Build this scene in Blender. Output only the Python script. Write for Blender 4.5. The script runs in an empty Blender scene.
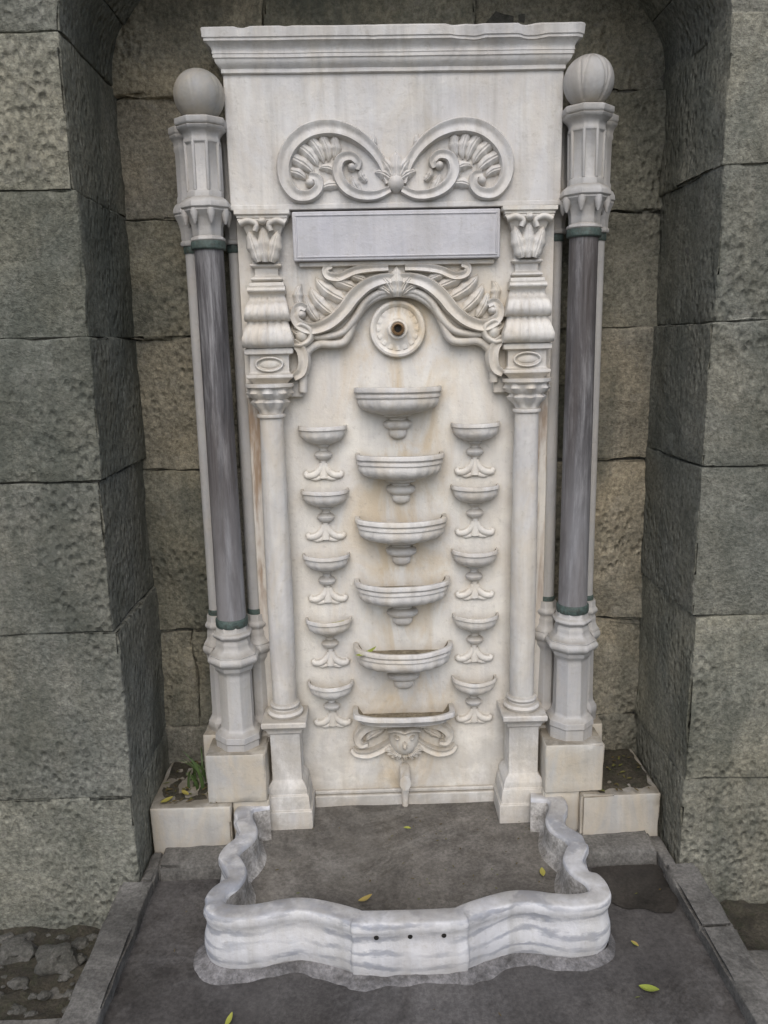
import bpy, bmesh, math, random
from mathutils import Vector, Matrix, noise
random.seed(7)
scene=bpy.context.scene
scene.view_settings.view_transform='Standard'
scene.view_settings.look='None'
scene.view_settings.exposure=0

# ------------------------------------------------------------------ materials
class NT:
    def __init__(s,name):
        s.m=bpy.data.materials.new(name); s.m.use_nodes=True
        s.t=s.m.node_tree; s.t.nodes.clear()
        s.out=s.n('ShaderNodeOutputMaterial'); s.b=s.n('ShaderNodeBsdfPrincipled')
        s.t.links.new(s.b.outputs[0],s.out.inputs[0])
        s.co=s.n('ShaderNodeTexCoord').outputs['Object']
    def n(s,t): return s.t.nodes.new(t)
    def l(s,a,b): s.t.links.new(a,b)
    def mapping(s,sc,loc=(0,0,0)):
        m=s.n('ShaderNodeMapping'); m.inputs['Scale'].default_value=sc; m.inputs['Location'].default_value=loc
        s.l(s.co,m.inputs[0]); return m.outputs[0]
    def noise(s,scale,detail=4,rough=.55,dist=0,vec=None):
        n=s.n('ShaderNodeTexNoise'); n.inputs['Scale'].default_value=scale; n.inputs['Detail'].default_value=detail
        n.inputs['Roughness'].default_value=rough; n.inputs['Distortion'].default_value=dist
        s.l(vec or s.co,n.inputs['Vector']); return n.outputs[0]
    def voro(s,scale,vec=None):
        n=s.n('ShaderNodeTexVoronoi'); n.inputs['Scale'].default_value=scale; s.l(vec or s.co,n.inputs['Vector']); return n.outputs[0]
    def ramp(s,f,stops):
        r=s.n('ShaderNodeValToRGB'); s.l(f,r.inputs[0]); e=r.color_ramp.elements
        while len(e)<len(stops): e.new(.5)
        for i,(p,c) in enumerate(stops):
            e[i].position=p; e[i].color=(c,c,c,1) if isinstance(c,(int,float)) else (*c,1)
        return r.outputs[0]
    def mix(s,f,a,b,mode='MIX'):
        m=s.n('ShaderNodeMix'); m.data_type='RGBA'; m.blend_type=mode
        for v,i in ((f,0),(a,6),(b,7)):
            if isinstance(v,(int,float)): m.inputs[i].default_value=v
            elif isinstance(v,tuple): m.inputs[i].default_value=(*v,1)
            else: s.l(v,m.inputs[i])
        return m.outputs[2]
    def math(s,op,a,b=0,clamp=False):
        m=s.n('ShaderNodeMath'); m.operation=op; m.use_clamp=clamp
        for v,i in ((a,0),(b,1)):
            if isinstance(v,(int,float)): m.inputs[i].default_value=v
            else: s.l(v,m.inputs[i])
        return m.outputs[0]
    def xyz(s):
        n=s.n('ShaderNodeSeparateXYZ'); s.l(s.co,n.inputs[0]); return n.outputs
    def upz(s):
        n=s.n('ShaderNodeSeparateXYZ'); s.l(s.n('ShaderNodeNewGeometry').outputs['Normal'],n.inputs[0]); return n.outputs[2]
    def rng(s,v,a,b,c=0.,d=1.):
        m=s.n('ShaderNodeMapRange'); m.inputs[1].default_value=a; m.inputs[2].default_value=b
        m.inputs[3].default_value=c; m.inputs[4].default_value=d; m.interpolation_type='SMOOTHSTEP'
        s.l(v,m.inputs[0]); return m.outputs[0]
    def bump(s,h,strength,dist,prev=None):
        b=s.n('ShaderNodeBump'); b.inputs['Strength'].default_value=strength; b.inputs['Distance'].default_value=dist
        s.l(h,b.inputs['Height'])
        if prev: s.l(prev,b.inputs['Normal'])
        return b.outputs[0]
    def island(s):
        return s.n('ShaderNodeNewGeometry').outputs['Random Per Island']
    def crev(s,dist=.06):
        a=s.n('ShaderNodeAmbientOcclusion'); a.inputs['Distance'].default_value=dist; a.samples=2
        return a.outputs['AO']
    def fin(s,col,rough,nrm=None,spec=.4):
        if isinstance(col,tuple): s.b.inputs['Base Color'].default_value=(*col,1)
        else: s.l(col,s.b.inputs['Base Color'])
        if isinstance(rough,(int,float)): s.b.inputs['Roughness'].default_value=rough
        else: s.l(rough,s.b.inputs['Roughness'])
        s.b.inputs['Specular IOR Level'].default_value=spec
        if nrm: s.l(nrm,s.b.inputs['Normal'])
        return s.m

def marble(name,base=(.70,.69,.66),vein=.2,stain=.5,centre=False,bands=False,seed=0.,ao_tint=.4,grime=.5,up=.55,low=0.):
    t=NT(name)
    v=t.mapping((1,1,1),(seed,seed*.7,seed*1.3))
    n1=t.noise(1.7,4,.6,1.2,v)
    d=t.math('ABSOLUTE',t.math('SUBTRACT',n1,.5))
    vn=t.ramp(d,[(0.,1.),(.07,0.)])
    broad=t.ramp(t.noise(3.4,5,.68,.8,v),[(.40,0.),(.62,1.)])
    col=t.mix(t.math('MULTIPLY',broad,.5),base,tuple(c*.76 for c in base[:2])+(base[2]*.81,))
    col=t.mix(t.math('MULTIPLY',vn,vein),col,(.42,.43,.46))
    if bands:
        w=t.n('ShaderNodeTexWave'); w.wave_type='BANDS'; w.bands_direction='Z'
        w.inputs['Scale'].default_value=3.; w.inputs['Distortion'].default_value=9; w.inputs['Detail'].default_value=5
        w.inputs['Detail Scale'].default_value=1.6; w.inputs['Detail Roughness'].default_value=.65
        t.l(t.mapping((.8,.8,2.2)),w.inputs['Vector'])
        wb=t.ramp(w.outputs[1],[(.45,0.),(.95,1.)])
        wb=t.math('MULTIPLY',wb,t.rng(t.noise(5,4,.6),.33,.55,.15,1.))
        col=t.mix(t.math('MULTIPLY',wb,.75),col,(.24,.26,.31))
    st=t.noise(1,4,.65,.4,t.mapping((14,14,1.1),(seed,0,seed)))
    gr=t.ramp(st,[(.45,0.),(.72,1.)])
    col=t.mix(t.math('MULTIPLY',gr,grime),col,(.34,.335,.32))
    st2=t.noise(1,5,.66,.8,t.mapping((7,7,2.6),(3+seed,0,seed)))
    oc=t.ramp(st2,[(.43,0.),(.64,1.)])
    f=t.math('MULTIPLY',oc,stain)
    x=t.xyz()
    if centre:
        ax=t.math('ABSOLUTE',x[0])
        f=t.math('MULTIPLY',f,t.rng(ax,.04,.34,1.,.22))
        col=t.mix(f,col,(.64,.52,.35))
        r=t.math('MULTIPLY',t.rng(ax,.495,.525),t.math('MULTIPLY',t.rng(x[2],.9,1.3),t.rng(x[2],1.85,2.0,1.,0.)))
        r=t.math('MULTIPLY',r,t.rng(t.noise(1,4,.6,.3,t.mapping((20,5,2.5),(9,0,2))),.40,.60))
        col=t.mix(t.math('MULTIPLY',r,.8),col,(.30,.18,.09))
    else:
        col=t.mix(f,col,(.58,.49,.35))
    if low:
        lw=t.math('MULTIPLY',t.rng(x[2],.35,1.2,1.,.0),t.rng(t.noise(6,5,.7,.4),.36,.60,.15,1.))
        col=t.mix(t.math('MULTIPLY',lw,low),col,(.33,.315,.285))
    sp=t.ramp(t.noise(38,3,.75),[(.57,0.),(.72,1.)])
    col=t.mix(t.math('MULTIPLY',sp,.3),col,(.33,.31,.27))
    nse=t.rng(t.noise(9,4,.65),.28,.62,.25,1.)
    u=t.math('MULTIPLY',t.rng(t.upz(),.55,.95),nse)
    col=t.mix(t.math('MULTIPLY',u,up),col,(.19,.175,.145))
    if ao_tint:  # ambient occlusion mixed into the base colour as a brown crevice tint
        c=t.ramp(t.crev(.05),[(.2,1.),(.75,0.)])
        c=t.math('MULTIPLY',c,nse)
        col=t.mix(t.math('MULTIPLY',c,ao_tint),col,(.38,.33,.255))
    nb=t.bump(t.noise(40,5,.7),.5,.006)
    r=t.rng(nse,.25,1.,.42,.75)
    return t.fin(col,r,nb,.35)

M={}
M['marble']=marble('weathered_marble',base=(.74,.73,.70),seed=0,stain=.4,ao_tint=.6,grime=.5,low=.6)
M['panel']=marble('panel_marble',base=(.71,.71,.70),seed=5,stain=.25,grime=.6,ao_tint=.45,up=.1)
M['field']=marble('field_marble',base=(.84,.82,.765),vein=.12,stain=.8,centre=True,seed=2,ao_tint=.75,grime=.25,low=.4)
M['cups']=marble('cup_marble',base=(.74,.73,.705),vein=.2,stain=.4,seed=3,ao_tint=.8,grime=.5,up=.5)
M['tablet']=marble('tablet_marble',base=(.58,.585,.62),vein=.35,stain=.08,seed=8,ao_tint=0,grime=.4,up=.2)
M['basin']=marble('basin_marble',base=(.66,.67,.69),vein=.3,stain=.12,bands=True,seed=4,ao_tint=.4,grime=.5,up=.45)
M['column_white']=marble('column_marble',base=(.49,.49,.485),vein=.3,stain=.15,seed=11,grime=.75,ao_tint=.55,up=.7)
M['plinth']=marble('plinth_marble',base=(.50,.49,.455),vein=.2,stain=.5,seed=13,grime=.8,ao_tint=.6,up=1.)
M['ball']=marble('ball_marble',base=(.33,.33,.31),vein=.3,stain=.35,seed=17,grime=.7,ao_tint=.3,up=.6)

def dark_marble():
    t=NT('dark_column_marble'); x=t.xyz()
    st=t.noise(1,7,.78,.5,t.mapping((40,40,2.6)))
    st=t.math('ADD',t.math('MULTIPLY',st,.6),t.math('MULTIPLY',t.noise(1,6,.7,.6,t.mapping((9,9,2.0),(2,2,2))),.4))
    col=t.ramp(st,[(.38,(.045,.043,.045)),(.5,(.115,.112,.118)),(.63,(.30,.30,.31))])
    fade=t.rng(x[2],1.1,1.9,.8,0.)
    fade=t.math('MULTIPLY',fade,t.rng(t.noise(1,5,.65,.3,t.mapping((16,16,3))),.35,.6,.4,1.))
    col=t.mix(fade,col,(.31,.315,.335))
    br=t.ramp(t.noise(1,4,.5,.4,t.mapping((12,12,.9),(4,4,4))),[(.48,0.),(.60,1.)])
    col=t.mix(t.math('MULTIPLY',br,.3),col,(.10,.078,.065))
    return t.fin(col,t.rng(st,.4,.6,.5,.75),t.bump(st,.4,.005),.28)
M['dark']=dark_marble()

def stone(name,a,b,warm,warmth=.4,rnd=.5,seed=0):
    t=NT(name)
    v=t.mapping((1,1,1),(seed,seed,seed))
    n=t.noise(4.5,7,.76,.3,v)
    col=t.ramp(n,[(.34,a),(.64,b)])
    isl=t.island()
    w=t.ramp(t.noise(1.1,5,.65,.8,v),[(.42,0.),(.62,1.)])
    col=t.mix(t.math('MULTIPLY',w,warmth),col,warm)
    col=t.mix(1.,col,t.ramp(isl,[(0.,(1-rnd*.42,1-rnd*.38,1-rnd*.44)),(.5,1.),(1.,(1+rnd*.38,1+rnd*.34,1+rnd*.22))]),'MULTIPLY')
    fine=t.noise(60,4,.8)
    col=t.mix(1.,col,t.ramp(fine,[(.36,.6),(.5,1.),(.64,1.4)]),'MULTIPLY')
    lt=t.ramp(t.noise(13,5,.8,.2,t.mapping((1,1,1),(7,3,seed))),[(.54,0.),(.68,1.)])
    col=t.mix(t.math('MULTIPLY',lt,.35),col,(.33,.32,.285))
    stn=t.ramp(t.noise(1,6,.7,.4,t.mapping((3.0,3.0,1.1),(seed,1,1))),[(.47,0.),(.64,1.)])
    col=t.mix(t.math('MULTIPLY',stn,.6),col,(.072,.080,.066))
    pits=t.voro(1,t.mapping((36,36,27)))
    amt=t.rng(t.noise(1.9,2,.5),.42,.58,.05,.9)
    pn=t.math('MULTIPLY',t.rng(pits,.05,.6),amt)
    h=t.math('ADD',pn,t.math('MULTIPLY',t.noise(20,5,.8,.2),1.3))
    h=t.math('ADD',h,t.math('MULTIPLY',fine,.35))
    nb=t.bump(h,1.,.012)
    return t.fin(col,.85,nb,.25)
M['stone']=stone('hewn_limestone',(.112,.119,.104),(.212,.217,.192),(.235,.22,.17),.5,.55)
M['stone_back']=stone('back_limestone',(.155,.152,.128),(.29,.275,.23),(.40,.345,.25),.6,.65,9)

def simple_noise(name,a,b,sc,rough,bs=.4,bd=.006,spots=None,wet=False,spec=.4,light=None):
    t=NT(name)
    n=t.noise(sc,7,.7,.6)
    col=t.ramp(n,[(.34,a),(.64,b)])
    if spots:
        s=t.ramp(t.noise(sc*4,6,.75),[(.48,0.),(.66,1.)])
        col=t.mix(t.math('MULTIPLY',s,.6),col,spots)
    if light:
        s=t.ramp(t.noise(sc*.7,6,.75,.8,t.mapping((1,1,1),(5,2,0))),[(.50,0.),(.66,1.)])
        col=t.mix(t.math('MULTIPLY',s,.55),col,light)
    fine=t.noise(85,3,.7)
    col=t.mix(1.,col,t.ramp(fine,[(.36,.75),(.64,1.25)]),'MULTIPLY')
    r=rough
    if wet: r=t.rng(t.noise(sc*.8,4,.5),.4,.62,rough*.38,rough)
    return t.fin(col,r,t.bump(t.noise(sc*12,5,.75),bs,bd),spec)
M['mortar']=simple_noise('old_mortar',(.05,.05,.044),(.13,.125,.108),6,.95)
M['floor']=simple_noise('wet_cement_floor',(.038,.035,.034),(.09,.085,.082),2.4,.7,.3,.004,(.03,.028,.027),True,.5,(.155,.15,.15))
M['basin_floor']=simple_noise('basin_floor_silt',(.052,.048,.043),(.155,.145,.13),2.8,.7,.3,.004,(.062,.056,.046),True,.45,(.25,.24,.22))
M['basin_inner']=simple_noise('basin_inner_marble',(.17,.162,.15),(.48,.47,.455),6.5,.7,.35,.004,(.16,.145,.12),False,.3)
M['kerb']=simple_noise('kerb_stone',(.075,.073,.068),(.165,.16,.15),3,.85,.6,.007,(.05,.048,.044),False,.3,(.23,.225,.21))
M['fillet']=simple_noise('cement_fillet',(.06,.058,.058),(.23,.225,.23),7.5,.8,.5,.006,(.07,.066,.062))
M['ground']=simple_noise('paving_ground',(.10,.098,.088),(.19,.18,.16),1.6,.9,.6,.01,(.06,.055,.045))
M['soil']=simple_noise('soil',(.04,.036,.028),(.10,.088,.065),9,.95,.9,.02,(.05,.06,.03))
M['rubble']=simple_noise('rubble_stone',(.07,.07,.06),(.17,.165,.15),14,.95,.9,.01,(.05,.05,.04))
M['silt']=simple_noise('cup_silt',(.11,.09,.06),(.27,.235,.17),14,.8,.6,.004,(.08,.065,.04))
M['dark_gloss']=simple_noise('dark_patch',(.014,.013,.012),(.05,.045,.04),4,.3,.3,.003,None,False,.5)
M['bronze']=simple_noise('green_bronze',(.035,.055,.05),(.09,.13,.12),14,.6,.4,.002,(.05,.04,.03))
M['brass']=simple_noise('brown_metal',(.10,.06,.03),(.22,.14,.07),20,.5,.3,.002)
M['hole']=simple_noise('hole_dark',(.008,.007,.006),(.02,.018,.015),10,.9)
t=NT('leaf_yellowgreen'); M['leaf']=t.fin(t.ramp(t.island(),[(0.,(.18,.24,.04)),(.5,(.30,.33,.06)),(1.,(.30,.22,.07))]),.5,None,.4)
t=NT('dry_debris'); M['debris']=t.fin(t.ramp(t.island(),[(0.,(.05,.04,.02)),(.5,(.12,.09,.04)),(1.,(.12,.14,.04))]),.8,None,.2)
t=NT('leaf_green'); M['weed']=t.fin(t.ramp(t.noise(8),[(.3,(.03,.06,.02)),(.7,(.08,.13,.04))]),.5,None,.4)

# ------------------------------------------------------------------ mesh helpers
def empty(name):
    e=bpy.data.objects.new(name,None); scene.collection.objects.link(e); e.empty_display_size=.1; return e

class MB:
    def __init__(s): s.v=[]; s.f=[]; s.mi=[]
    def grid(s,rows,closed=False,mi=0,cap0=False,cap1=False,mifn=None):
        b=len(s.v); nr=len(rows); nc=len(rows[0])
        for r in rows: s.v.extend([tuple(p) for p in r])
        for i in range(nr-1):
            for j in range(nc if closed else nc-1):
                k=(j+1)%nc
                s.f.append((b+i*nc+j,b+i*nc+k,b+(i+1)*nc+k,b+(i+1)*nc+j)); s.mi.append(mifn(i) if mifn else mi)
        if cap0: s.f.append(tuple(b+j for j in range(nc))[::-1]); s.mi.append(mi)
        if cap1: s.f.append(tuple(b+(nr-1)*nc+j for j in range(nc))); s.mi.append(mi)
    def obj(s,name,mats,parent=None,bevel=0,ang=38,segs=2,wob=0,dz=0):
        me=bpy.data.meshes.new(name)
        if wob:
            s.v=[tuple(Vector(p)+noise.noise_vector(Vector(p)*6)*wob) for p in s.v]
        if dz: s.v=[(p[0],p[1],p[2]+dz) for p in s.v]
        me.from_pydata(s.v,[],s.f)
        if not isinstance(mats,(list,tuple)): mats=[mats]
        for m in mats: me.materials.append(M[m])
        for p,i in zip(me.polygons,s.mi): p.material_index=i; p.use_smooth=True
        bm=bmesh.new(); bm.from_mesh(me); bmesh.ops.recalc_face_normals(bm,faces=bm.faces); bm.to_mesh(me); bm.free()
        me.set_sharp_from_angle(angle=math.radians(ang))
        o=bpy.data.objects.new(name,me); scene.collection.objects.link(o)
        if parent: o.parent=parent
        if bevel:
            b=o.modifiers.new('b','BEVEL'); b.width=bevel; b.segments=segs; b.limit_method='ANGLE'; b.angle_limit=math.radians(38)
        return o

def box(mb,x0,x1,y0,y1,z0,z1,mi=0):
    mb.grid([[(x0,y0,z0),(x1,y0,z0),(x1,y1,z0),(x0,y1,z0)],[(x0,y0,z1),(x1,y0,z1),(x1,y1,z1),(x0,y1,z1)]],True,mi,True,True)
def rlathe(mb,cx,cy,hx,hy,prof,mi=0):
    rows=[[(cx-hx-p,cy-hy-p,z),(cx+hx+p,cy-hy-p,z),(cx+hx+p,cy+hy+p,z),(cx-hx-p,cy+hy+p,z)] for p,z in prof]
    mb.grid(rows,True,mi,True,True)
def lathe(mb,cx,cy,prof,n=48,mi=0,lobes=0,ph=0):
    rows=[]
    for q in prof:
        r,z=q[0],q[1]; a=q[2] if len(q)>2 else 0
        rows.append([(cx+r*(1+a*math.cos(lobes*th))*math.cos(th+ph),cy+r*(1+a*math.cos(lobes*th))*math.sin(th+ph),z)
                     for th in [2*math.pi*i/n for i in range(n)]])
    mb.grid(rows,True,mi,True,True)
def arcp(r0,z0,r1,z1,bulge,n=6):
    out=[]
    for i in range(n+1):
        t=i/n; b=math.sin(math.pi*t)*bulge
        out.append((r0+(r1-r0)*t+b,z0+(z1-z0)*t))
    return out
def cat(pts,n=8):
    P=[Vector(p) for p in pts]; P=[P[0]*2-P[1]]+P+[P[-1]*2-P[-2]]; out=[]
    for i in range(1,len(P)-2):
        for k in range(n):
            t=k/n; a,b,c,d=P[i-1:i+3]
            out.append(.5*((2*b)+(c-a)*t+(2*a-5*b+4*c-d)*t*t+(3*b-3*c+d-a)*t**3))
    out.append(P[-2]); return out
PROF={'band':lambda s:0 if abs(s)>=.999 else min(1,(1-abs(s))*3.2)**.6*(.72+.28*min(1,max(0,abs(s)-.1)/.5)),
      'round':lambda s:math.sqrt(max(0,1-s*s)),
      'leaf':lambda s:(1-abs(s))*.45+.55*math.sqrt(max(0,1-s*s))-(.22 if abs(s)<.12 else 0)}
def ribbon(mb,pts,ws,h,y0,prof='band',mirror=True,n=7,K=13):
    c=cat([(p[0],p[1]) for p in pts],n); m=len(c)
    if not isinstance(ws,(list,tuple)): ws=[ws,ws]
    wm=max(ws)
    def W(t):
        q=t*(len(ws)-1); i=min(int(q),len(ws)-2); f=q-i; return ws[i]*(1-f)+ws[i+1]*f
    rows=[]
    for i,p in enumerate(c):
        tg=(c[min(i+1,m-1)]-c[max(i-1,0)])
        if tg.length>0: tg.normalize()
        nn=Vector((-tg.y,tg.x)); w=W(i/(m-1)); row=[]
        for k in range(K):
            s=-1+2*k/(K-1); q=p+nn*w*s
            yy=y0+.004-(h*(.35+.65*w/wm)*PROF[prof](s)+ (0.004 if abs(s)<.999 else 0))
            row.append((q.x,yy,q.y))
        rows.append(row)
    for sg in ((1,-1) if mirror else (1,)):
        mb.grid([[(sg*a,b,z) for a,b,z in r] for r in rows])
def leaf(mb,p,ang,L,w,h,y0,curl=.4,mirror=True):
    pts=[];a=ang;q=Vector(p)
    for i in range(6):
        pts.append((q.x,q.y)); q=q+Vector((math.cos(a),math.sin(a)))*L/5; a+=curl*(i+1)/4
    ribbon(mb,pts,[w*.4,w*.85,w*.8,w,w*.75,w*.6,.002],h,y0,'leaf',mirror,4,11)
def dome(mb,cx,cz,rx,rz,h,y0,mirror=False,mi=0):
    for sg in ((1,-1) if mirror else (1,)):
        rows=[]
        for i in range(9):
            a=i/8*math.pi/2
            rows.append([(sg*cx+rx*math.cos(a)*math.cos(t),y0-h*math.sin(a),cz+rz*math.cos(a)*math.sin(t)) for t in [2*math.pi*k/28 for k in range(28)]])
        mb.grid(rows,True,mi)
def ring(mb,cx,cz,prof,y0,n=56,mi=0):
    mb.grid([[(cx+r*math.cos(t),y0-h,cz+r*math.sin(t)) for t in [2*math.pi*k/n for k in range(n)]] for r,h in prof],True,mi,False,True)

def hewn(mb,sx,sy,sz,fn,r=.014,amp=.008,step=.06,seed=0,chip_=.02):
    dims=(sx,sy,sz); lines=[]
    for d in dims:
        k=max(2,int(d/step)); L=[0,r*.35,r]+[r+(d-2*r)*i/k for i in range(1,k)]+[d-r,d-r*.35,d]
        lines.append(L)
    cache={}
    def V(x,y,z):
        key=(round(x,5),round(y,5),round(z,5))
        if key in cache: return cache[key]
        p=Vector((x,y,z)); q=Vector([min(max(p[i],r),dims[i]-r) for i in range(3)])
        d=p-q; p2=q+d.normalized()*r
        w=Vector(fn(p2.x,p2.y,p2.z))
        nd=noise.fractal(w*3.1+Vector((seed,seed*2,0)),.8,2.1,5)*amp+noise.noise(w*14+Vector((seed,0,0)))*amp*.6
        ch=noise.noise(w*7+Vector((0,seed,5)))
        corner=sum(1 for i in range(3) if abs(d[i])>r*.5)
        s=nd-(max(0,ch-.12)*chip_*1.8 if corner>=2 else 0)
        p3=p2+d.normalized()*s
        mb.v.append(tuple(fn(p3.x,p3.y,p3.z))); cache[key]=len(mb.v)-1; return cache[key]
    for ax in range(3):
        u,v=[i for i in range(3) if i!=ax]
        for side in (0,dims[ax]):
            A=lines[u];B=lines[v]
            for i in range(len(A)-1):
                for j in range(len(B)-1):
                    f=[]
                    for a,b in ((A[i],B[j]),(A[i+1],B[j]),(A[i+1],B[j+1]),(A[i],B[j+1])):
                        c=[0,0,0]; c[ax]=side; c[u]=a; c[v]=b; f.append(V(*c))
                    mb.f.append(tuple(f)); mb.mi.append(0)
def hbox(mb,x0,x1,y0,y1,z0,z1,**k):
    hewn(mb,x1-x0,y1-y0,z1-z0,lambda x,y,z:(x0+x,y0+y,z0+z),seed=random.uniform(0,50),**k)

# ------------------------------------------------------------------ walls
G=.001
FY=-.38; BY=.15
ZL=[0,.54,1.165,1.69,2.15,2.59,3.03]
ZR=[0,.54,1.165,1.69,2.16,2.635,3.06]
for sg,nm in ((-1,'stone_pier'),(1,'stone_pier.001')):
    root=empty(nm); Z=ZL if sg<0 else ZR
    mb=MB()
    for i in range(len(Z)-1):
        wds=[.62 if i%2 else .86,.8,.75,.9,1.0]
        x=1.0+random.uniform(-.008,.008)
        for k,w in enumerate(wds):
            a,b=x,x+w
            jy=random.uniform(-.008,.006)
            xx=(a+G,b-G) if sg>0 else (-b+G,-a-G)
            if k==0:
                hbox(mb,a if sg>0 else -b+G, b-G if sg>0 else -a,FY+jy,BY+.02,Z[i]+G,Z[i+1]-G,step=.035,amp=.009,r=.005,chip_=.05)
            else:
                hbox(mb,xx[0],xx[1],FY+jy,FY+.3,Z[i]+G,Z[i+1]-G,step=.12,r=.006)
            x=b
    mb.obj('courses','stone',root,ang=50)
    m2=MB(); box(m2,*( (1.014,5.0) if sg>0 else (-5.0,-1.014)),FY+.014,BY+.3,-.02,3.03)
    m2.obj('mortar_core','mortar',root)
root=empty('stone_back_wall'); mb=MB()
zb=[0,.54,.97,1.64,2.15,2.58,3.0,3.45,3.9]
cuts=[[-1.15,-.7,-.1,.5,1.15],[-1.15,-.86,.1,.78,1.15],[-1.15,-.66,0,.6,1.15],[-1.15,-.62,.2,.72,1.15],[-1.15,-.7,0,.76,1.15],[-1.15,-.74,-.1,.65,1.15],[-1.15,-.45,.3,1.15],[-1.15,-.5,.2,1.15]]
for i in range(len(zb)-1):
    c=cuts[i]
    for a,b in zip(c[:-1],c[1:]):
        j=random.uniform(-.012,.014)
        hbox(mb,a+G,b-G,BY+j,BY+.25,zb[i]+G*1.5,zb[i+1]-G*1.5,step=.035,amp=.020,r=.008,chip_=.07)
mb.obj('courses','stone_back',root,ang=50)
m2=MB(); box(m2,-1.2,1.2,BY+.024,BY+.4,-.02,3.9); m2.obj('mortar_core','mortar',root)
root=empty('stone_arch'); mb=MB()
A_,B_=1.0,.56; zs=3.034
N=9
def archmap(t0,t1):
    def fn(x,y,z):
        t=t0+(t1-t0)*x
        ex,ez=math.cos(t),math.sin(t)
        nx,nz=ex/A_,ez/B_; l=math.hypot(nx,nz)
        return (-A_*ex-nx/l*z, FY+.002+y, zs+B_*ez+nz/l*z)
    return fn
for i in range(N):
    t0=math.pi*i/N; t1=math.pi*(i+1)/N
    L=.28
    f0=archmap(t0,t1)
    hewn(mb,L,.56,.5,(lambda f:lambda x,y,z:f((x+.001)/(L+.002),y,z))(f0),step=.03,seed=i*3.,amp=.006,r=.005)
mb.obj('voussoirs','stone',root,ang=50)
mb=MB()
z=zs+.03; r_=0
while z<5.4:
    h0=z-zs; zt=z+.46
    lim=(math.sqrt(max(0,1-(h0/B_)**2))+.25) if h0<B_ else 0
    for sg in (-1,1):
        x=lim if lim else 0.001
        first=True
        while x<4.8:
            w=.8 if not first else (.5 if r_%2 else .75)
            a,b=(x+G,x+w-G) if sg>0 else (-x-w+G,-x-G)
            hbox(mb,a,b,FY+.03,FY+.3,z+G,zt-G,step=.12); x+=w; first=False
    z=zt; r_+=1
mb.obj('wall_above','stone',root,ang=50)
mb=MB()
rows=[]
f=archmap(0,math.pi)
for i in range(41):
    p=f(i/40,.02,.02); q=f(i/40,.56,.02); rows.append([p,q,(q[0],q[1],5.5),(p[0],p[1],5.5)])
mb.grid(rows); mb.obj('mortar_core','mortar',root)

# ------------------------------------------------------------------ ground, floor, kerbs
mb=MB(); mb.grid([[(-60,-80,-.004),(60,-80,-.004)],[(-60,40,-.004),(60,40,-.004)]]); mb.obj('ground','ground')
FZ=.16
mb=MB()
n=60
mb.grid([[(-1.0+2.0*i/n,-1.98+2.06*j/n,FZ+noise.noise(Vector((i*.13,j*.13,0)))*.004) for i in range(n+1)] for j in range(n+1)])
mb.obj('sunken_floor','floor')
kr=empty('stone_kerb'); mb=MB()
KZ=.208
for sg in (-1,1):
    ys=[-2.0,-1.30,FY-.016] if sg<0 else [-2.0,-1.42,-.72,FY-.016]
    for a,b in zip(ys[:-1],ys[1:]):
        x0,x1=(.945,1.055) if sg>0 else (-1.055,-.945)
        hbox(mb,x0,x1,a+.001,b-.001,-.02,KZ,step=.03,amp=.008,r=.008,chip_=.05)
    hbox(mb,*((.945,.989) if sg>0 else (-.989,-.945)),FY-.014,-.22,-.02,KZ-.002,step=.04,amp=.003,r=.008)
for a,b in ((-1.05,-.4),(-.4,.35),(.35,1.05)):
    hbox(mb,a+.002,b-.002,-2.12,-2.0,-.02,KZ,step=.06,amp=.004,r=.012)
mb.obj('kerb_blocks','kerb',kr,ang=60)
mb=MB()
for sg in (-1,1):
    x=1.075
    while x<4.5:
        w=random.uniform(.55,.8); y=-.80 if sg<0 else -.62
        while y>-4.5:
            d=random.uniform(.5,.75)
            a,b=(x+.01,x+w-.01) if sg>0 else (-x-w+.01,-x-.01)
            hbox(mb,a,b,y-d+.01,y-.01,-.06,.035+random.uniform(-.005,.005),step=.06,amp=.008,r=.01,chip_=.05); y-=d
        x+=w
y=-2.15
while y>-5:
    x=-1.07
    while x<1.0:
        w=random.uniform(.5,.8); hbox(mb,x+.01,min(x+w,1.07)-.01,y-.58,y-.01,-.06,.035,step=.12,amp=.005,r=.015); x+=w
    y-=.6
mb.obj('stone_paving','kerb',ang=60)
mb=MB()
for sg in (-1,1):
    rows=[]
    for j in range(26):
        rows.append([(sg*(1.045+3*i/100),FY+.01-(.5)*j/25,.012+.03*noise.noise(Vector((i*.25,j*.3,sg*4)))+.01*noise.noise(Vector((i*.9,j*.9,sg*4)))) for i in range(101)])
    mb.grid(rows)
for sg in (-1,1): # silt lying on the ledges
    rows=[]
    for j in range(19):
        rows.append([(sg*(.700+.285*i/20),-.195+.325*j/18,.3875+.007*noise.noise(Vector((i*.35,j*.35,sg*9)))+(.0 if 1<i<20 and j>1 else -.008)) for i in range(21)])
    mb.grid(rows)
mb.obj('soil','soil')
mb=MB()
def rock(mb,c,r,seed):
    bm=bmesh.new(); bmesh.ops.create_icosphere(bm,subdivisions=3,radius=1)
    b=len(mb.v)
    for v in bm.verts:
        p=v.co*(1+.45*noise.noise(v.co*1.3+Vector((seed,0,0)))+.2*noise.noise(v.co*3.5+Vector((seed,0,0))))
        mb.v.append((c[0]+p.x*r*1.2,c[1]+p.y*r*.9,c[2]+p.z*r*.6))
    for f in bm.faces: mb.f.append(tuple(b+v.index for v in f.verts)); mb.mi.append(0)
    bm.free()
rock(mb,(-1.25,-.56,.03),.065,3); rock(mb,(-1.42,-.5,.02),.06,9)
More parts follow.
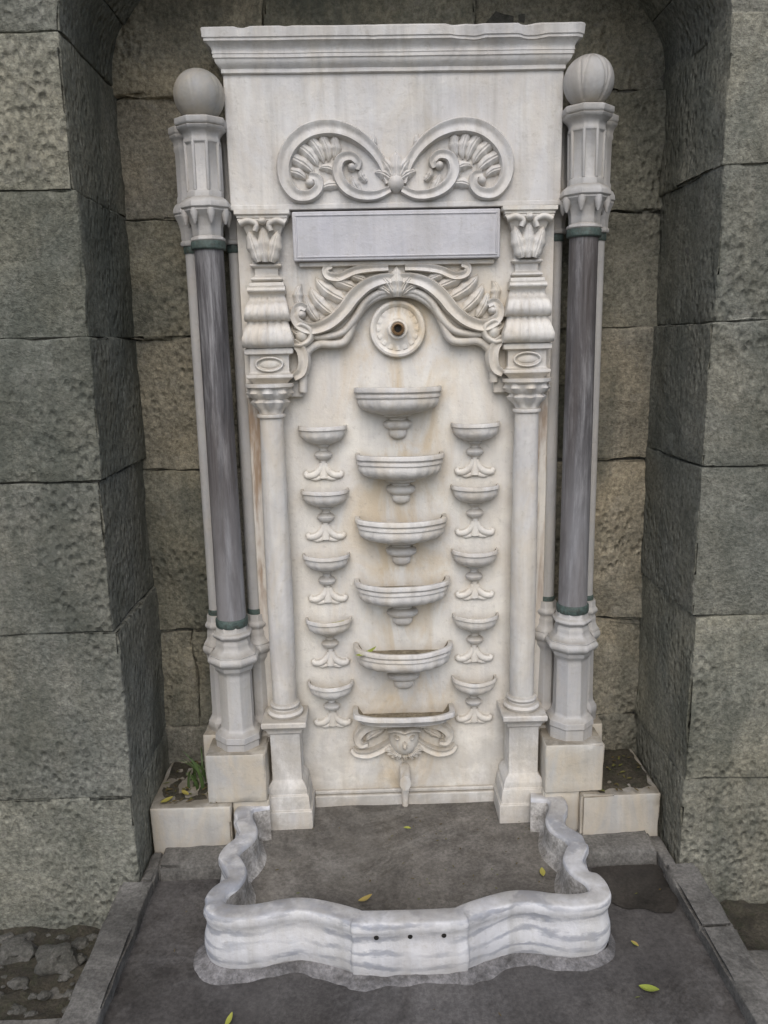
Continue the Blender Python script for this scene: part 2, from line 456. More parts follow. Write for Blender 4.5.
for i in range(90):
    sg=-1 if i<70 else 1
    rock(mb,(sg*random.uniform(1.09,1.9),random.uniform(-.79,-.40),.014),random.choice([.006,.008,.012,.018,.026]),i*2.3)
mb.obj('rubble_stones','rubble',ang=40)

# ------------------------------------------------------------------ ledges
F=empty('marble_wall_fountain')
mb=MB()
for sg in (-1,1):
    def sb(a,b,*r,**k): hbox(mb,*((a,b) if sg>0 else (-b,-a)),*r,**k)
    sb(.68,.988,-.215,.14,FZ-.02,.385,step=.03,amp=.007,r=.007,chip_=.05)
    sb(.535,.678,-.185,.14,FZ-.02,.390,step=.04,amp=.003,r=.008)
mb.obj('ledge_blocks','plinth',F,ang=60)
mb=MB()
for sg in (-1,1):
    hbox(mb,*((.66,.942) if sg>0 else (-.942,-.66)),-.335,-.15,FZ-.02,.222,step=.03,amp=.007,r=.010,chip_=.05)
mb.obj('stone_step','kerb',ang=60)

# ------------------------------------------------------------------ back plate, field
mb=MB(); box(mb,-.560,.560,0,.14,.20,2.62); mb.obj('field_slab','field',F,bevel=.004)
mb=MB(); box(mb,-.590,.590,.03,.145,.38,3.0); mb.obj('rear_slab','marble',F,bevel=.004)
mb=MB(); box(mb,-.575,.575,-.06,.10,2.588,3.03)
mb.obj('upper_panel','panel',F,bevel=.004)
mb=MB(); box(mb,-.578,.578,-.066,-.03,2.574,2.592); mb.obj('panel_fillet','panel',F,bevel=.003)
mb=MB()
pr=[(0,3.005),(.006,3.008),(.006,3.020)]+arcp(.008,3.022,.024,3.046,.004,5)+[(.028,3.048),(.028,3.058)]+arcp(.030,3.060,.046,3.090,-.007,6)+[(.051,3.092),(.051,3.100),(.055,3.102),(.057,3.128),(.053,3.133)]
rows=[]
nx=120
for p,z in pr:
    r=[]
    for i in range(nx+1):
        x=-(.572+p)+2*(.572+p)*i/nx
        chip=max(0,noise.noise(Vector((x*13,z*6,3)))-.2)*.03 if p>.045 else 0
        r.append((x,.02-.085-p+chip,z+.002*noise.noise(Vector((x*5,0,z*9)))-chip*.4))
    r.append((.572+p,.105,z)); r.append((-(.572+p),.105,z)); rows.append(r)
mb.grid(rows,True,0,True,True)
mb.obj('cornice','panel',F)

# ------------------------------------------------------------------ tablet
mb=MB(); box(mb,-.362,.362,-.075,-.002,2.402,2.566); mb.obj('tablet','tablet',F,bevel=.004,wob=.001)
mb=MB()
x1,z0,z1=.352,2.412,2.556
for (a,b,c,d) in ((-x1,x1,z1-.006,z1),(-x1,x1,z0,z0+.006),(-x1,-x1+.006,z0+.0062,z1-.0062),(x1-.006,x1,z0+.0062,z1-.0062)):
    box(mb,a,b,-.078,-.07,c,d)
mb.obj('tablet_frame','tablet',F,bevel=.002)
mb=MB(); box(mb,-.345,.345,-.055,-.002,2.384,2.401); mb.obj('tablet_sill','marble',F,bevel=.004)

# ------------------------------------------------------------------ spandrel
arch=[(-.3515,1.93),(-.3505,1.985),(-.345,2.04),(-.325,2.080),(-.285,2.102),(-.235,2.100),(-.195,2.108),(-.172,2.145),(-.148,2.20),(-.105,2.245),(-.055,2.27),(0,2.277)]
ac=cat(arch,5)
for i in range(1,len(ac)): ac[i].x=max(ac[i].x,ac[i-1].x+.0004)
ac[-1].x=0
ac=ac+[Vector((-p.x,p.y)) for p in reversed(ac[:-1])]
mb=MB(); yf=-.035
rows=[[(p.x,.0,p.y) for p in ac],[(p.x,yf+.004,p.y) for p in ac],
      [(p.x,yf,p.y+.003) for p in ac],[(p.x,yf,2.39) for p in ac]]
mb.grid(rows)
for sg in (-1,1): box(mb,*((.345,.56) if sg>0 else (-.56,-.345)),yf+.0025,.0,2.10,2.57); box(mb,*((.352,.558) if sg>0 else (-.558,-.352)),yf+.0035,.0,1.93,2.12)
mb.obj('spandrel','marble',F)
mb=MB()
ribbon(mb,[(p.x,p.y+.016) for p in ac[::3]],.016,.016,yf,'round',False,4,9)
mb.obj('arch_moulding','marble',F)
mb=MB(); y0=yf
ribbon(mb,[(.0,2.338),(.05,2.336),(.105,2.318),(.155,2.280),(.195,2.232),(.245,2.190),(.305,2.170),(.350,2.185),(.368,2.22),(.350,2.25),(.325,2.243)],[.020,.026,.030,.028,.026,.024,.020,.016],.040,y0)
ribbon(mb,[(.02,2.295),(.07,2.29),(.12,2.258),(.155,2.205),(.20,2.158),(.26,2.142),(.32,2.14)],[.012,.015,.016,.016,.015,.010],.024,y0,'round')
ribbon(mb,[(.03,2.376),(.09,2.374),(.15,2.366),(.205,2.345),(.245,2.352),(.252,2.375),(.23,2.385)],[.014,.018,.018,.016,.012],.03,y0)
for (px,pz,a,L,w,c) in [(.15,2.31,.35,.12,.028,.20),(.19,2.27,.45,.13,.030,.22),(.235,2.225,.65,.12,.028,.25),(.285,2.20,.95,.10,.024,.2),(.11,2.335,.3,.09,.022,.15),(.35,2.25,1.4,.08,.022,.3),(.33,2.15,.1,.07,.018,.5)]:
    leaf(mb,(px,pz),a,L,w,.030,y0,c)
leaf(mb,(0,2.275),math.pi/2,.105,.036,.050,y0,0,False)
leaf(mb,(.012,2.285),1.1,.09,.024,.04,y0,-.15)
leaf(mb,(.02,2.285),.65,.08,.02,.034,y0,-.2)
dome(mb,.343,2.222,.018,.018,.04,y0,True)
mb.obj('spandrel_scrolls','marble',F,wob=.003)

mb=MB(); y0=-.060
ribbon(mb,[(.025,2.655),(.045,2.715),(.085,2.770),(.145,2.815),(.215,2.835),(.29,2.825),(.350,2.785),(.380,2.73),(.378,2.668),(.345,2.622),(.298,2.618),(.268,2.642),(.272,2.674),(.298,2.682)],
       [.014,.020,.026,.030,.031,.030,.027,.025,.022,.019,.015],.030,y0)
ribbon(mb,[(.02,2.635),(.07,2.615),(.13,2.618),(.178,2.645),(.200,2.69),(.188,2.732),(.152,2.742),(.128,2.722),(.134,2.70)],[.014,.020,.023,.023,.021,.018,.013],.028,y0)
for (px,pz,a,L,w,c) in [(.335,2.785,3.75,.10,.028,.2),(.362,2.745,3.55,.10,.028,.2),(.295,2.81,4.0,.10,.026,.2),(.25,2.815,4.3,.09,.024,.2),(.205,2.81,4.6,.075,.022,.2),(.37,2.70,3.3,.07,.022,.3),
                        (.19,2.65,.1,.08,.022,-.3),(.20,2.69,.6,.07,.020,-.4),(.09,2.765,2.2,.05,.018,-.4),(.12,2.62,.9,.07,.02,.2),
                        (.10,2.66,.7,.05,.016,.5)]:
    leaf(mb,(px,pz),a,L,w,.024,y0,c)
leaf(mb,(0,2.655),math.pi/2,.100,.036,.034,y0,0,False)
leaf(mb,(.008,2.670),1.15,.08,.026,.030,y0,-.2)
leaf(mb,(.012,2.665),.65,.065,.022,.028,y0,-.25)
dome(mb,0,2.655,.030,.032,.036,y0)
dome(mb,.296,2.660,.017,.017,.028,y0,True); dome(mb,.150,2.708,.016,.016,.028,y0,True)
mb.obj('eyebrow_scrolls','panel',F,wob=.0035)

# ------------------------------------------------------------------ rosette
mb=MB(); zc=2.165
ring(mb,0,zc,[(.103,0),(.103,.018),(.098,.025),(.090,.027),(.083,.023),(.077,.017),(.060,.020),(.045,.026),(.038,.032),(.034,.040),(.027,.042),(.022,.038)],0)
mb.obj('rosette','field',F)
mb=MB()
for k in range(16):
    a=2*math.pi*k/16
    ribbon(mb,[(.044*math.cos(a),zc+.044*math.sin(a)),(.058*math.cos(a),zc+.058*math.sin(a)),(.076*math.cos(a),zc+.076*math.sin(a))],[.006,.010,.012],.004,-.017,'round',False,3,7)
mb.obj('rosette_petals','field',F)
mb=MB(); ring(mb,0,zc,[(.023,.036),(.023,.052),(.017,.054),(.013,.046),(.012,.041)],0,28); mb.obj('spout_ring','brass',F)
mb=MB(); ring(mb,0,zc,[(.013,.03),(.013,.0425)],0,20); mb.obj('spout_hole','hole',F)

# ------------------------------------------------------------------ side stacks
for sg in (-1,1):
    cx=.462*sg; s='r' if sg>0 else 'l'
    mb=MB(); cy=-.02
    rlathe(mb,cx,cy,.05,.04,[(.045,2.570),(.045,2.556),(.038,2.553),(.038,2.545)]+arcp(.034,2.543,.026,2.53,.006,4)+arcp(.024,2.528,-.004,2.40,-.010,8)+arcp(-.002,2.398,-.002,2.384,.008,4)+[(-.008,2.382),(-.010,2.36)]+arcp(-.006,2.355,-.006,2.335,.012,5)+[(.010,2.333),(.012,2.320)])
    rlathe(mb,cx,cy,.068,.06,[(.012,2.108),(.018,2.100),(.018,2.086),(.004,2.082),(.002,2.078),(.002,2.022),(.008,2.016),(.016,2.012),(.016,2.002),(.008,1.996),(.0,1.99),(-.006,1.978)])
    mb.obj('stack_blocks_'+s,'marble',F,bevel=.002,wob=.002)
    mb=MB(); yq=-.085
    for dx,a,L in ((0,math.pi/2,.125),(-.03,1.85,.11),(.03,math.pi-1.85,.11)):
        leaf(mb,(cx+dx*.7,2.40),a,L,.028,.026,yq+.014,0,False)
    for d in (-1,1):
        ribbon(mb,[(cx+d*.080,2.528),(cx+d*.05,2.538),(cx+d*.022,2.525),(cx+d*.028,2.502)],[.012,.014,.012,.010],.020,yq+.003,'round',False)
    dome(mb,cx,2.535,.016,.014,.026,yq)
    ribbon(mb,[(cx+.048*math.cos(t),2.050+.024*math.sin(t)) for t in [2*math.pi*k/16 for k in range(17)]],.005,.009,-.084,'round',False,3,7)
    dome(mb,cx,2.05,.036,.015,.006,-.081)
    mb.obj('stack_carving_'+s,'marble',F,wob=.002)
    mb=MB(); prof=[(-.075,2.32),(-.088,2.312),(-.088,2.302),(-.070,2.296),(-.066,2.285),(-.078,2.270),(-.098,2.258),(-.112,2.24),(-.116,2.222),(-.106,2.205),(-.090,2.20),(-.092,2.19),(-.106,2.175),(-.118,2.155),(-.122,2.135),(-.116,2.118),(-.100,2.108)]
    rows=[]
    pc=cat(prof,3)
    for p in pc:
        hw=.066 if p.y>2.29 else (.060+.020*math.sin(min(1,(2.29-p.y)/.09)*math.pi/2) if p.y>2.20 else .070+.020*min(1,(2.20-p.y)/.06))
        fl=.007 if p.y<2.285 else 0
        row=[(cx-hw,.0,p.y)]
        for k in range(41):
            u=k/40; row.append((cx-hw+2*hw*u,p.x+fl*(abs(math.sin(u*math.pi*6))**.6*-1+.6),p.y))
        row.append((cx+hw,.0,p.y)); rows.append(row)
    mb.grid(rows); mb.obj('fluted_console_'+s,'marble',F,wob=.002)
    if sg<0:
        mb=MB(); x=.46
        ribbon(mb,[(x-.080,2.125),(x-.108,2.10),(x-.118,2.06),(x-.108,2.02),(x-.080,2.00)],[.020,.024,.026,.024,.018],.034,-.035)
        dome(mb,x-.115,2.150,.028,.030,.034,-.035,True)
        ribbon(mb,[(x-.085,2.115),(x-.115,2.115),(x-.145,2.135),(x-.145,2.17),(x-.115,2.188),(x-.09,2.175)],[.012,.014,.014,.014,.010],.036,-.035,'round')
        leaf(mb,(x-.09,2.20),1.9,.08,.022,.03,-.035,-.2)
        mb.obj('hook_scrolls','marble',F,wob=.002)
    mb=MB(); cy2=-.065; cl=cx+(-.006 if sg<0 else .004)
    prof=[(.088,1.982),(.088,1.970),(.080,1.966)]+[(.076,1.960,.05),(.080,1.948,.10),(.070,1.935,.10),(.058,1.925,.06),(.066,1.915,.12),(.058,1.902,.12),(.047,1.89,.08),(.043,1.88,.03)]+[(.042,1.874),(.050,1.872),(.052,1.866),(.050,1.860),(.040,1.856)]
    lathe(mb,cl,cy2,prof,64,0,8)
    shaft=[(.040,1.858)]+[(.040+.007*math.sin(math.pi*(.12+.78*i/14))+.004*i/14,1.855-1.10*i/14) for i in range(15)]
    lathe(mb,cl,cy2,shaft+[(.046,.75),(.056,.746),(.058,.738),(.054,.731),(.050,.728),(.052,.722),(.064,.718),(.070,.708),(.066,.696),(.060,.690)],48)
    mb.obj('colonnette_'+s,'marble',F,wob=.002)
    mb=MB()
    rlathe(mb,cl,-.070,.064,.060,[(.018,.694),(.022,.690),(.022,.672)]+arcp(.018,.668,.002,.640,-.004,5)+[(-.004,.636),(-.006,.628),(-.006,.440)]+arcp(-.004,.436,.012,.41,.002,4)+[(.014,.406),(.014,.385)]+[(.020,.38),(.026,.33),(.026,.325),(.034,.32),(.034,.225)])
    mb.obj('colonnette_pedestal_'+s,'marble',F,bevel=.002,wob=.002)

# ------------------------------------------------------------------ outer columns
def outer(cx,cy,r,sc,mb,db,bz,main=True):
    n=8; ph=math.pi/8
    a=sc
    lathe(mb,cx,cy,[(.078*a,2.845),(.086*a,2.850),(.089*a,2.856),(.089*a,2.870),(.080*a,2.874),(.05*a,2.882)],n,0,0,ph)
    lathe(mb,cx,cy,[(q[0]*a,q[1]) for q in [(.064,2.62),(.064,2.642),(.058,2.650),(.058,2.79),(.064,2.797),(.064,2.806)]+arcp(.062,2.81,.082,2.838,-.006,5)+[(.086,2.846)]],n,0,0,ph)
    if main:
        for k in range(8):
            th=2*math.pi*k/8+ph; x,y=cx+.0585*math.cos(th),cy+.0585*math.sin(th)
            lathe(mb,x,y,[(.006,2.645),(.006,2.80)],8)
    lathe(mb,cx,cy,[(q[0]*a,q[1]) for q in [(.066,2.625),(.078,2.618),(.088,2.606),(.090,2.592),(.082,2.586)]+arcp(.084,2.582,.054,2.505,-.010,7)+[(.052,2.50),(.060,2.496),(.062,2.488),(.056,2.482)]],n,0,0,ph)
    if main:
        for k in range(8):
            th=2*math.pi*k/8+ph
            lathe(mb,cx+.074*math.cos(th),cy+.074*math.sin(th),[(.003,2.535),(.009,2.55),(.014,2.572),(.012,2.586),(.004,2.59)],10)
    lathe(bz,cx,cy,[(r*1.10,2.484),(r*1.15,2.480),(r*1.15,2.460),(r*1.08,2.456)],36)
    lathe(db,cx,cy,[(r*.96,2.47),(r*.96,2.3),(r*1.0,1.8),(r*1.03,1.3),(r*1.05,1.10)],40)
    lathe(bz,cx,cy,[(r*1.12,1.120),(r*1.18,1.116),(r*1.18,1.094),(r*1.14,1.088)],36)
    lathe(mb,cx,cy,[(q[0]*a,q[1]) for q in [(.060,1.10),(.062,1.075)]+arcp(.064,1.072,.066,1.045,.012,5)+[(.062,1.04),(.066,1.03)]+arcp(.068,1.026,.088,.985,-.008,5)+[(.094,.982)]+arcp(.092,.978,.092,.945,.010,5)+[(.080,.938),(.078,.925)]+arcp(.076,.92,.064,.885,-.006,5)+[(.064,.88),(.066,.70)]+arcp(.068,.69,.086,.66,-.006,5)+[(.092,.655),(.094,.632),(.090,.628),(.090,.56)]],n,0,0,ph)
for sg in (-1,1):
    s='r' if sg>0 else 'l'; cx=.653*sg; cy=-.085; dz=-.014 if sg<0 else .006
    white=MB(); dk=MB(); bz=MB(); w2=MB()
    outer(cx,cy,.052,1.0,white,dk,bz)
    for d,yy in ((.080,.02),(-.074,.02)):
        outer(cx+d*sg,yy,.025,.62,white,w2,bz,False)
    white.obj('column_mouldings_'+s,'column_white',F,bevel=.0015,wob=.003,dz=dz)
    dk.obj('column_shaft_'+s,'dark',F,dz=dz); w2.obj('side_shafts_'+s,'column_white',F,dz=dz)
    bz.obj('bronze_bands_'+s,'bronze',F,dz=dz)
    mb=MB()
    hbox(mb,cx-.113,cx+.113,cy-.11,cy+.11,.388,.590,step=.025,amp=.005,r=.006,chip_=.03)
    hbox(mb,cx-.15,cx+.15,-.05,.12,.388,.602,step=.04,amp=.004,r=.008)
    mb.obj('column_plinth_'+s,'plinth',F,ang=60)
    mb=MB(); R=.084; rows=[]
    for i in range(1,60):
        la=-math.pi/2+math.pi*i/60; row=[]
        for k in range(144):
            lo=2*math.pi*k/144
            u=((lo/(2*math.pi)*6+(.5 if sg<0 else .0))%1)-.5
            v_=(la+.9)/2.1
            edge=.48*math.sqrt(max(0,1-max(0,v_)**2)) if v_<1 else 0
            g=math.exp(-((abs(u)-edge)/.05)**2) if 0<v_<1.02 else 0
            rr=R*(1-.055*g*(1 if sg>0 else .4))
            row.append((cx+rr*math.cos(la)*math.cos(lo),cy+rr*math.cos(la)*math.sin(lo),2.953+rr*math.sin(la)))
        rows.append(row)
    mb.grid(rows,True,0,True,True)
    mb.obj('ball_finial_'+s,'ball' if sg<0 else 'column_white',F,ang=70,dz=dz*1.3,wob=.003)

# ------------------------------------------------------------------ cups
def cup(mb,cx,zt,a,b,prof,inner,lob=0,p=.75,q=.8):
    n=52
    def ringpts(s,z,am):
        out=[]
        for i in range(n+1):
            th=math.pi*i/n; c,sn=math.cos(th),math.sin(th)
            m=1+.06*math.cos(4*th)*(1 if s>.5 else 0)+am*abs(math.cos(lob*th))
            out.append((cx-a*s*math.copysign(abs(c)**p,c)*(1+am*.3*abs(math.cos(lob*th))),.001-b*s*(abs(sn)**q)*m,zt+z))
        return out
    mb.grid([ringpts(s,z,0) for s,z in inner],mi=1)
    mb.grid([ringpts(inner[-1][0],inner[-1][1],0)]+[ringpts(x[0],x[1],x[2] if len(x)>2 else 0) for x in prof])
inn=[(.0,-.036),(.4,-.037),(.80,-.036),(.88,-.012),(.90,-.001)]
cprof=[(.94,.002),(.985,.001),(1.0,-.004),(1.0,-.015),(.965,-.019),(.95,-.023),(.97,-.028),(.965,-.036),(.93,-.040,.0),(.935,-.052,.03),(.90,-.067,.05),(.80,-.081,.07),(.62,-.092,.06),(.42,-.099,.03),(.34,-.103),(.34,-.108),(.26,-.111),(.21,-.117),(.21,-.122),(.30,-.128),(.335,-.137),(.32,-.147),(.25,-.156),(.19,-.162),(.21,-.170),(.20,-.182),(.13,-.194),(.0,-.200)]
mb=MB()
Zc=[1.958,1.712,1.470,1.222,.955]; Wc=[.163,.168,.178,.186,.196]
for i,(z,w) in enumerate(zip(Zc,Wc)):
    cup(mb,random.uniform(-.006,.004),z,w,.14,cprof,inn,9+(i%2)*2,.68,.75)
cup(mb,0.,.685,.202,.12,[(.94,.002),(.99,.001),(1.0,-.003),(1.0,-.018),(.95,-.022),(.93,-.03),(.88,-.034),(.85,-.045),(.6,-.055),(.3,-.06),(0,-.062)],inn,0,.35,.35)
mb.obj('centre_cups',['cups','silt'],F,ang=45,wob=.004)
sprof=[(.94,.002),(.985,.001),(1.0,-.004),(1.0,-.012),(.94,-.016),(.93,-.022),(.93,-.03,.02),(.86,-.044,.04),(.68,-.057,.06),(.44,-.066,.05),(.28,-.071),(.30,-.076),(.20,-.080),(.15,-.088),(.17,-.094),(.30,-.100),(.37,-.109),(.34,-.119),(.20,-.128),(.12,-.134),(0,-.138)]
mb=MB(); br=MB()
for z in [1.820,1.582,1.330,1.065,.805]:
    for sg in (-1,1):
        c=.287*sg+random.uniform(-.003,.003)
        cup(mb,c,z+random.uniform(-.003,.003),.092,.09,sprof,inn,7,.8,.8)
    zb_=z-.122
    ribbon(br,[(.287,zb_+.01),(.287,zb_-.025),(.287,zb_-.055),(.287,zb_-.078)],[.012,.013,.018,.020],.016,0,'round')
    for d in (-1,1):
        ribbon(br,[(.287+d*.006,zb_-.02),(.287+d*.014,zb_-.045),(.287+d*.036,zb_-.064),(.287+d*.062,zb_-.066),(.287+d*.072,zb_-.052)],[.010,.014,.016,.015,.009],.016,0,'round')
        ribbon(br,[(.287+d*.012,zb_-.075),(.287+d*.035,zb_-.080),(.287+d*.055,zb_-.076)],[.012,.011,.006],.010,0,'round')
mb.obj('side_cups',['cups','silt'],F,ang=45,wob=.003)
br.obj('side_cup_brackets','field',F,wob=.003)

mb=MB()
dome(mb,0,.545,.062,.078,.060,0)
dome(mb,.030,.565,.018,.012,.070,0,True)
dome(mb,0,.535,.015,.028,.080,0)
ribbon(mb,[(.0,.588),(.03,.598),(.066,.585)],[.016,.016,.008],.068,0,'round')
for a,L in ((1.57,.085),(1.1,.10),(.7,.11),(2.04,.10),(2.44,.11)):
    leaf(mb,(math.cos(a)*.03,.575+math.sin(a)*.01),a,L*.7,.024,.05,0,0,False)
for a in (-1.0,-.75,-.5,-1.25,-1.57):
    leaf(mb,(math.cos(a)*.035,.53+math.sin(a)*.03),a,.06,.02,.042,0,.15,a>-1.5)
ribbon(mb,[(.05,.60),(.10,.608),(.155,.592),(.185,.555),(.172,.522),(.145,.522)],[.018,.024,.025,.022,.018,.012],.026,0)
ribbon(mb,[(.05,.53),(.09,.50),(.14,.478),(.19,.482),(.212,.505)],[.016,.020,.020,.016,.012],.026,0)
leaf(mb,(.08,.585),-.4,.09,.026,.026,0,-.2)
mb.obj('mask_palmette','field',F,wob=.004)
mb=MB(); box(mb,-.37,.37,-.024,.0,.225,.300); box(mb,-.37,.37,-.014,.0,.3005,.318)
mb.obj('foot_moulding','marble',F,bevel=.005,wob=.002)
mb=MB()
rows=[]
for y in (-.005,-.05,-.075):
    rows.append([(.022*math.cos(t),y,.385+(.05+y)*.3+.034*math.sin(t)) for t in [2*math.pi*k/20 for k in range(20)]])
mb.grid(rows,True,0,False,True)
lathe(mb,0,-.03,[(.012,.24),(.014,.30),(.020,.36),(.012,.375)],16)
mb.obj('drip_spout','field',F,wob=.002)

# ------------------------------------------------------------------ basin
half=[(.545,-.125),(.60,-.135),(.645,-.155),(.668,-.205),(.660,-.265),(.632,-.325),(.630,-.37),(.668,-.425),(.682,-.485),(.655,-.535),(.636,-.575),(.645,-.615),(.675,-.655),(.688,-.70),(.680,-.752),(.635,-.790),(.56,-.803),(.48,-.795),(.42,-.780),(.36,-.776),(.29,-.795),(.225,-.820),(.192,-.836),(.182,-.845),(.10,-.849),(0,-.850)]
SX=.955; DX=-.024
half=[(x*SX,y) for x,y in half]
pc=cat(half,4); path=[Vector((-p.x+DX,p.y)) for p in pc]+[Vector((p.x+DX,p.y)) for p in reversed(pc[:-1])]
m=len(path)
nr=[]
for i in range(m):
    tg=path[min(i+3,m-1)]-path[max(i-3,0)]; tg.normalize(); nr.append(Vector((tg.y,-tg.x)))
c0=Vector((0,-.45))
nr=[n_ if n_.dot(p-c0)>0 else -n_ for n_,p in zip(nr,path)]
for _ in range(3):
    nr=[((nr[max(i-1,0)]+nr[i]*2+nr[min(i+1,m-1)])).normalized() for i in range(m)]
sm=list(path)
for _ in range(25):
    sm=[sm[0]]+[(sm[i-1]+sm[i]*2+sm[i+1])/4 for i in range(1,m-1)]+[sm[-1]]
prof=[(-.004,FZ-.01,0),(-.002,.175,0),(.004,.195,0),(.008,.225,0),(.006,.255,0),(-.002,.285,0),(-.004,.308,0),(.001,.326,0),(.005,.336,0),(.005,.354,0),(.001,.363,0),(-.005,.367,0),(-.054,.367,.0),(-.062,.362,.05),(-.066,.350,.1),(-.069,.32,.2),(-.072,.285,.3),(-.078,.258,.4),(-.092,.246,.5),(-.105,.232,.6)]
mb=MB()
rows=[]
for d,z,k in prof:
    r=[]
    for p,n_,q in zip(path,nr,sm):
        b=p.lerp(q,k)+n_*d
        e=.003*noise.noise(Vector((p.x*7,p.y*7,z*3)))
        ch=max(0,noise.noise(Vector((p.x*16,p.y*16,2)))-.25)*.03 if (.345<z<.369 and d>-.02) else 0
        r.append((b.x+n_.x*(e-ch),b.y+n_.y*(e-ch),z+e*.6-ch*.6))
    rows.append(r)
mb.grid(rows,mifn=lambda i:1 if i>=14 else 0)
mb.obj('basin_wall',['basin','basin_inner'],F,ang=50)
mb=MB()
mb.grid([[(-.56+1.12*i/50+DX,-.76+.765*j/40,.242+.012*max(0,(j-28)/12)+.004*noise.noise(Vector((i*.15,j*.15,2)))) for i in range(51)] for j in range(41)])
mb.obj('basin_bed','basin_floor',F)
mb=MB()
FW=[.15+.5*noise.noise(Vector((p.x*4,p.y*4,7))) for p in path]
mb.grid([[(p.x+n_.x*d*(.4+w),p.y+n_.y*d*(.4+w),z) for p,n_,w in zip(path,nr,FW) ] for d,z in ((-.003,.180),(.012,.173),(.03,.169),(.045,.165),(.06,.162),(.07,.156))])
mb.v=[(x+.010*noise.noise(Vector((x*17,y*17,0))),y+.012*noise.noise(Vector((x*15,y*15,4))),z) for x,y,z in mb.v]
mb.obj('cement_fillet','fillet',F)
mb=MB()
for x in (-.105,0.0,.105):
    ring(mb,x+DX,.315,[(.0075,.830),(.0075,.8505)],0,14)
mb.obj('drain_holes','hole',F)
bm=bmesh.new()
pts=[(.68,-.345),(.94,-.345),(.942,-.45),(.935,-.56),(.88,-.60),(.79,-.575),(.72,-.55),(.68,-.47)]
c=cat(pts+[pts[0]],6)
c=[Vector((min(.944,p.x+.012*noise.noise(Vector((p.x*20,p.y*20,0)))),p.y+.02*noise.noise(Vector((p.x*17,p.y*17,3))))) for p in c]
vs=[bm.verts.new((p.x,p.y,.1662)) for p in c[:-1]]; f=bm.faces.new(vs)
bmesh.ops.recalc_face_normals(bm,faces=bm.faces); bmesh.ops.triangulate(bm,faces=bm.faces[:])
me=bpy.data.meshes.new('dark_floor_patch'); bm.to_mesh(me); bm.free(); me.materials.append(M['dark_gloss'])  # thin dark glossy sheet laid on the floor beside the right kerb
o=bpy.data.objects.new('dark_floor_patch',me); scene.collection.objects.link(o)

# ------------------------------------------------------------------ leaves & weeds
mb=MB()
def fl(x,y,z,a,L,w,tilt=.1,m=None):
    rows=[]
    for i in range(9):
        t=i/8; ww=w*math.sin(math.pi*min(1,t*.96+.02))**.8
        row=[]
        for s in (-1,-.5,0,.5,1):
            lx=(t-.5)*L; ly=s*ww; lz=.006+abs(s)*ww*.35+tilt*L*(t-.3)**2
            row.append((x+lx*math.cos(a)-ly*math.sin(a),y+lx*math.sin(a)+ly*math.cos(a),z+lz))
        rows.append(row)
    (m or mb).grid(rows)
BZ=.244
fl(-.295,-.64,BZ,1.2,.055,.012,.6); fl(-.165,-.59,BZ,.3,.05,.011,.6); fl(.0,-.20,BZ+.01,-.3,.03,.008)
fl(.47,-.48,BZ,1.5,.04,.010,.4); fl(-.57,-.99,.162,1.3,.05,.008,.3); fl(.70,-.93,.162,-.5,.06,.014,.4); fl(.72,-.74,.162,2.2,.03,.007)
fl(-.93,-.18,.39,.5,.05,.013,.5); fl(-.87,-.13,.39,2.5,.04,.01,.4)
fl(-.145,-.09,.932,.3,.085,.016,.7); fl(-.25,-.045,1.165-.115,.1,.05,.006,.4)
mb.obj('fallen_leaves','leaf')
mb=MB()
for i in range(90):
    sg=random.choice((-1,1)); fl(sg*random.uniform(.71,.97),random.uniform(-.2,.12),.388,random.uniform(0,6),random.uniform(.012,.035),random.uniform(.002,.006),.1,mb)
for i in range(60):
    fl(random.uniform(-.5,.5),random.uniform(-.66,-.03),BZ,random.uniform(0,6),random.uniform(.006,.016),random.uniform(.001,.003),.1,mb)
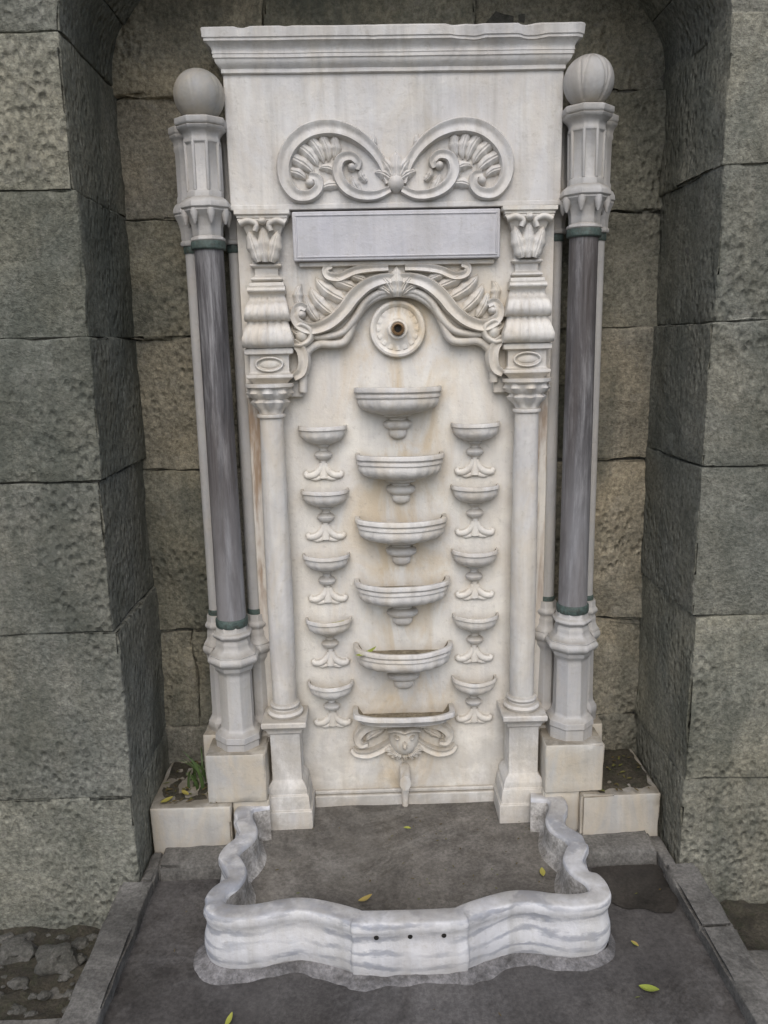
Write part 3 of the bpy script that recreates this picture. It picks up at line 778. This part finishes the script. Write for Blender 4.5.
for i in range(60):
    x=random.uniform(-.9,.9); y=random.uniform(-1.5,-.4)
    if abs(x)<.75 and y>-.95: continue
    fl(x,y,.162,random.uniform(0,6),random.uniform(.006,.018),random.uniform(.001,.003),.1,mb)
mb.obj('dry_debris','debris')
mb=MB()
for i in range(18):
    a=random.uniform(0,6.28); x=-.84+random.uniform(-.03,.05); y=-.04+random.uniform(-.05,.05); L=random.uniform(.08,.24)
    w=random.uniform(.004,.009); rows=[]
    for k in range(7):
        t=k/6; px=x+math.cos(a)*L*.5*t*t; py=y+math.sin(a)*L*.35*t*t; pz=.38+L*(t-.35*t*t); ww=w*(1-t)**.6+.0005
        rows.append([(px-ww*math.sin(a),py+ww*math.cos(a),pz),(px,py,pz+.002),(px+ww*math.sin(a),py-ww*math.cos(a),pz)])
    mb.grid(rows)
mb.obj('weed_plant','weed')

# ------------------------------------------------------------------ light, world, camera
w=bpy.data.worlds.new('World'); scene.world=w; w.use_nodes=True
nt=w.node_tree; bg=nt.nodes['Background']
sky=nt.nodes.new('ShaderNodeTexSky'); sky.sky_type='NISHITA'; sky.sun_disc=False
el=math.radians(50); az=math.radians(184)
sky.sun_elevation=el; sky.sun_rotation=az; sky.air_density=1.0; sky.dust_density=3.0
nt.links.new(sky.outputs[0],bg.inputs[0]); bg.inputs[1].default_value=.15
sd=bpy.data.lights.new('sun','SUN'); sd.energy=1.5; sd.angle=math.radians(60); sd.color=(1,.965,.90)
so=bpy.data.objects.new('sun',sd); scene.collection.objects.link(so)
d=Vector((math.sin(az)*math.cos(el),math.cos(az)*math.cos(el),math.sin(el)))
so.rotation_euler=d.to_track_quat('Z','Y').to_euler(); so.location=d*10

cd=bpy.data.cameras.new('camera'); cam=bpy.data.objects.new('camera',cd); scene.collection.objects.link(cam)
cd.sensor_fit='VERTICAL'; cd.sensor_height=36; cd.lens=28.125; cd.clip_end=500; cd.clip_start=.05
R=Matrix.Rotation(math.radians(-1.1),4,'Z')@Matrix.Rotation(math.radians(78),4,'X')@Matrix.Rotation(math.radians(-1.15),4,'Z')
cam.matrix_world=Matrix.Translation((-.12,-3.0,2.12))@R
scene.camera=cam
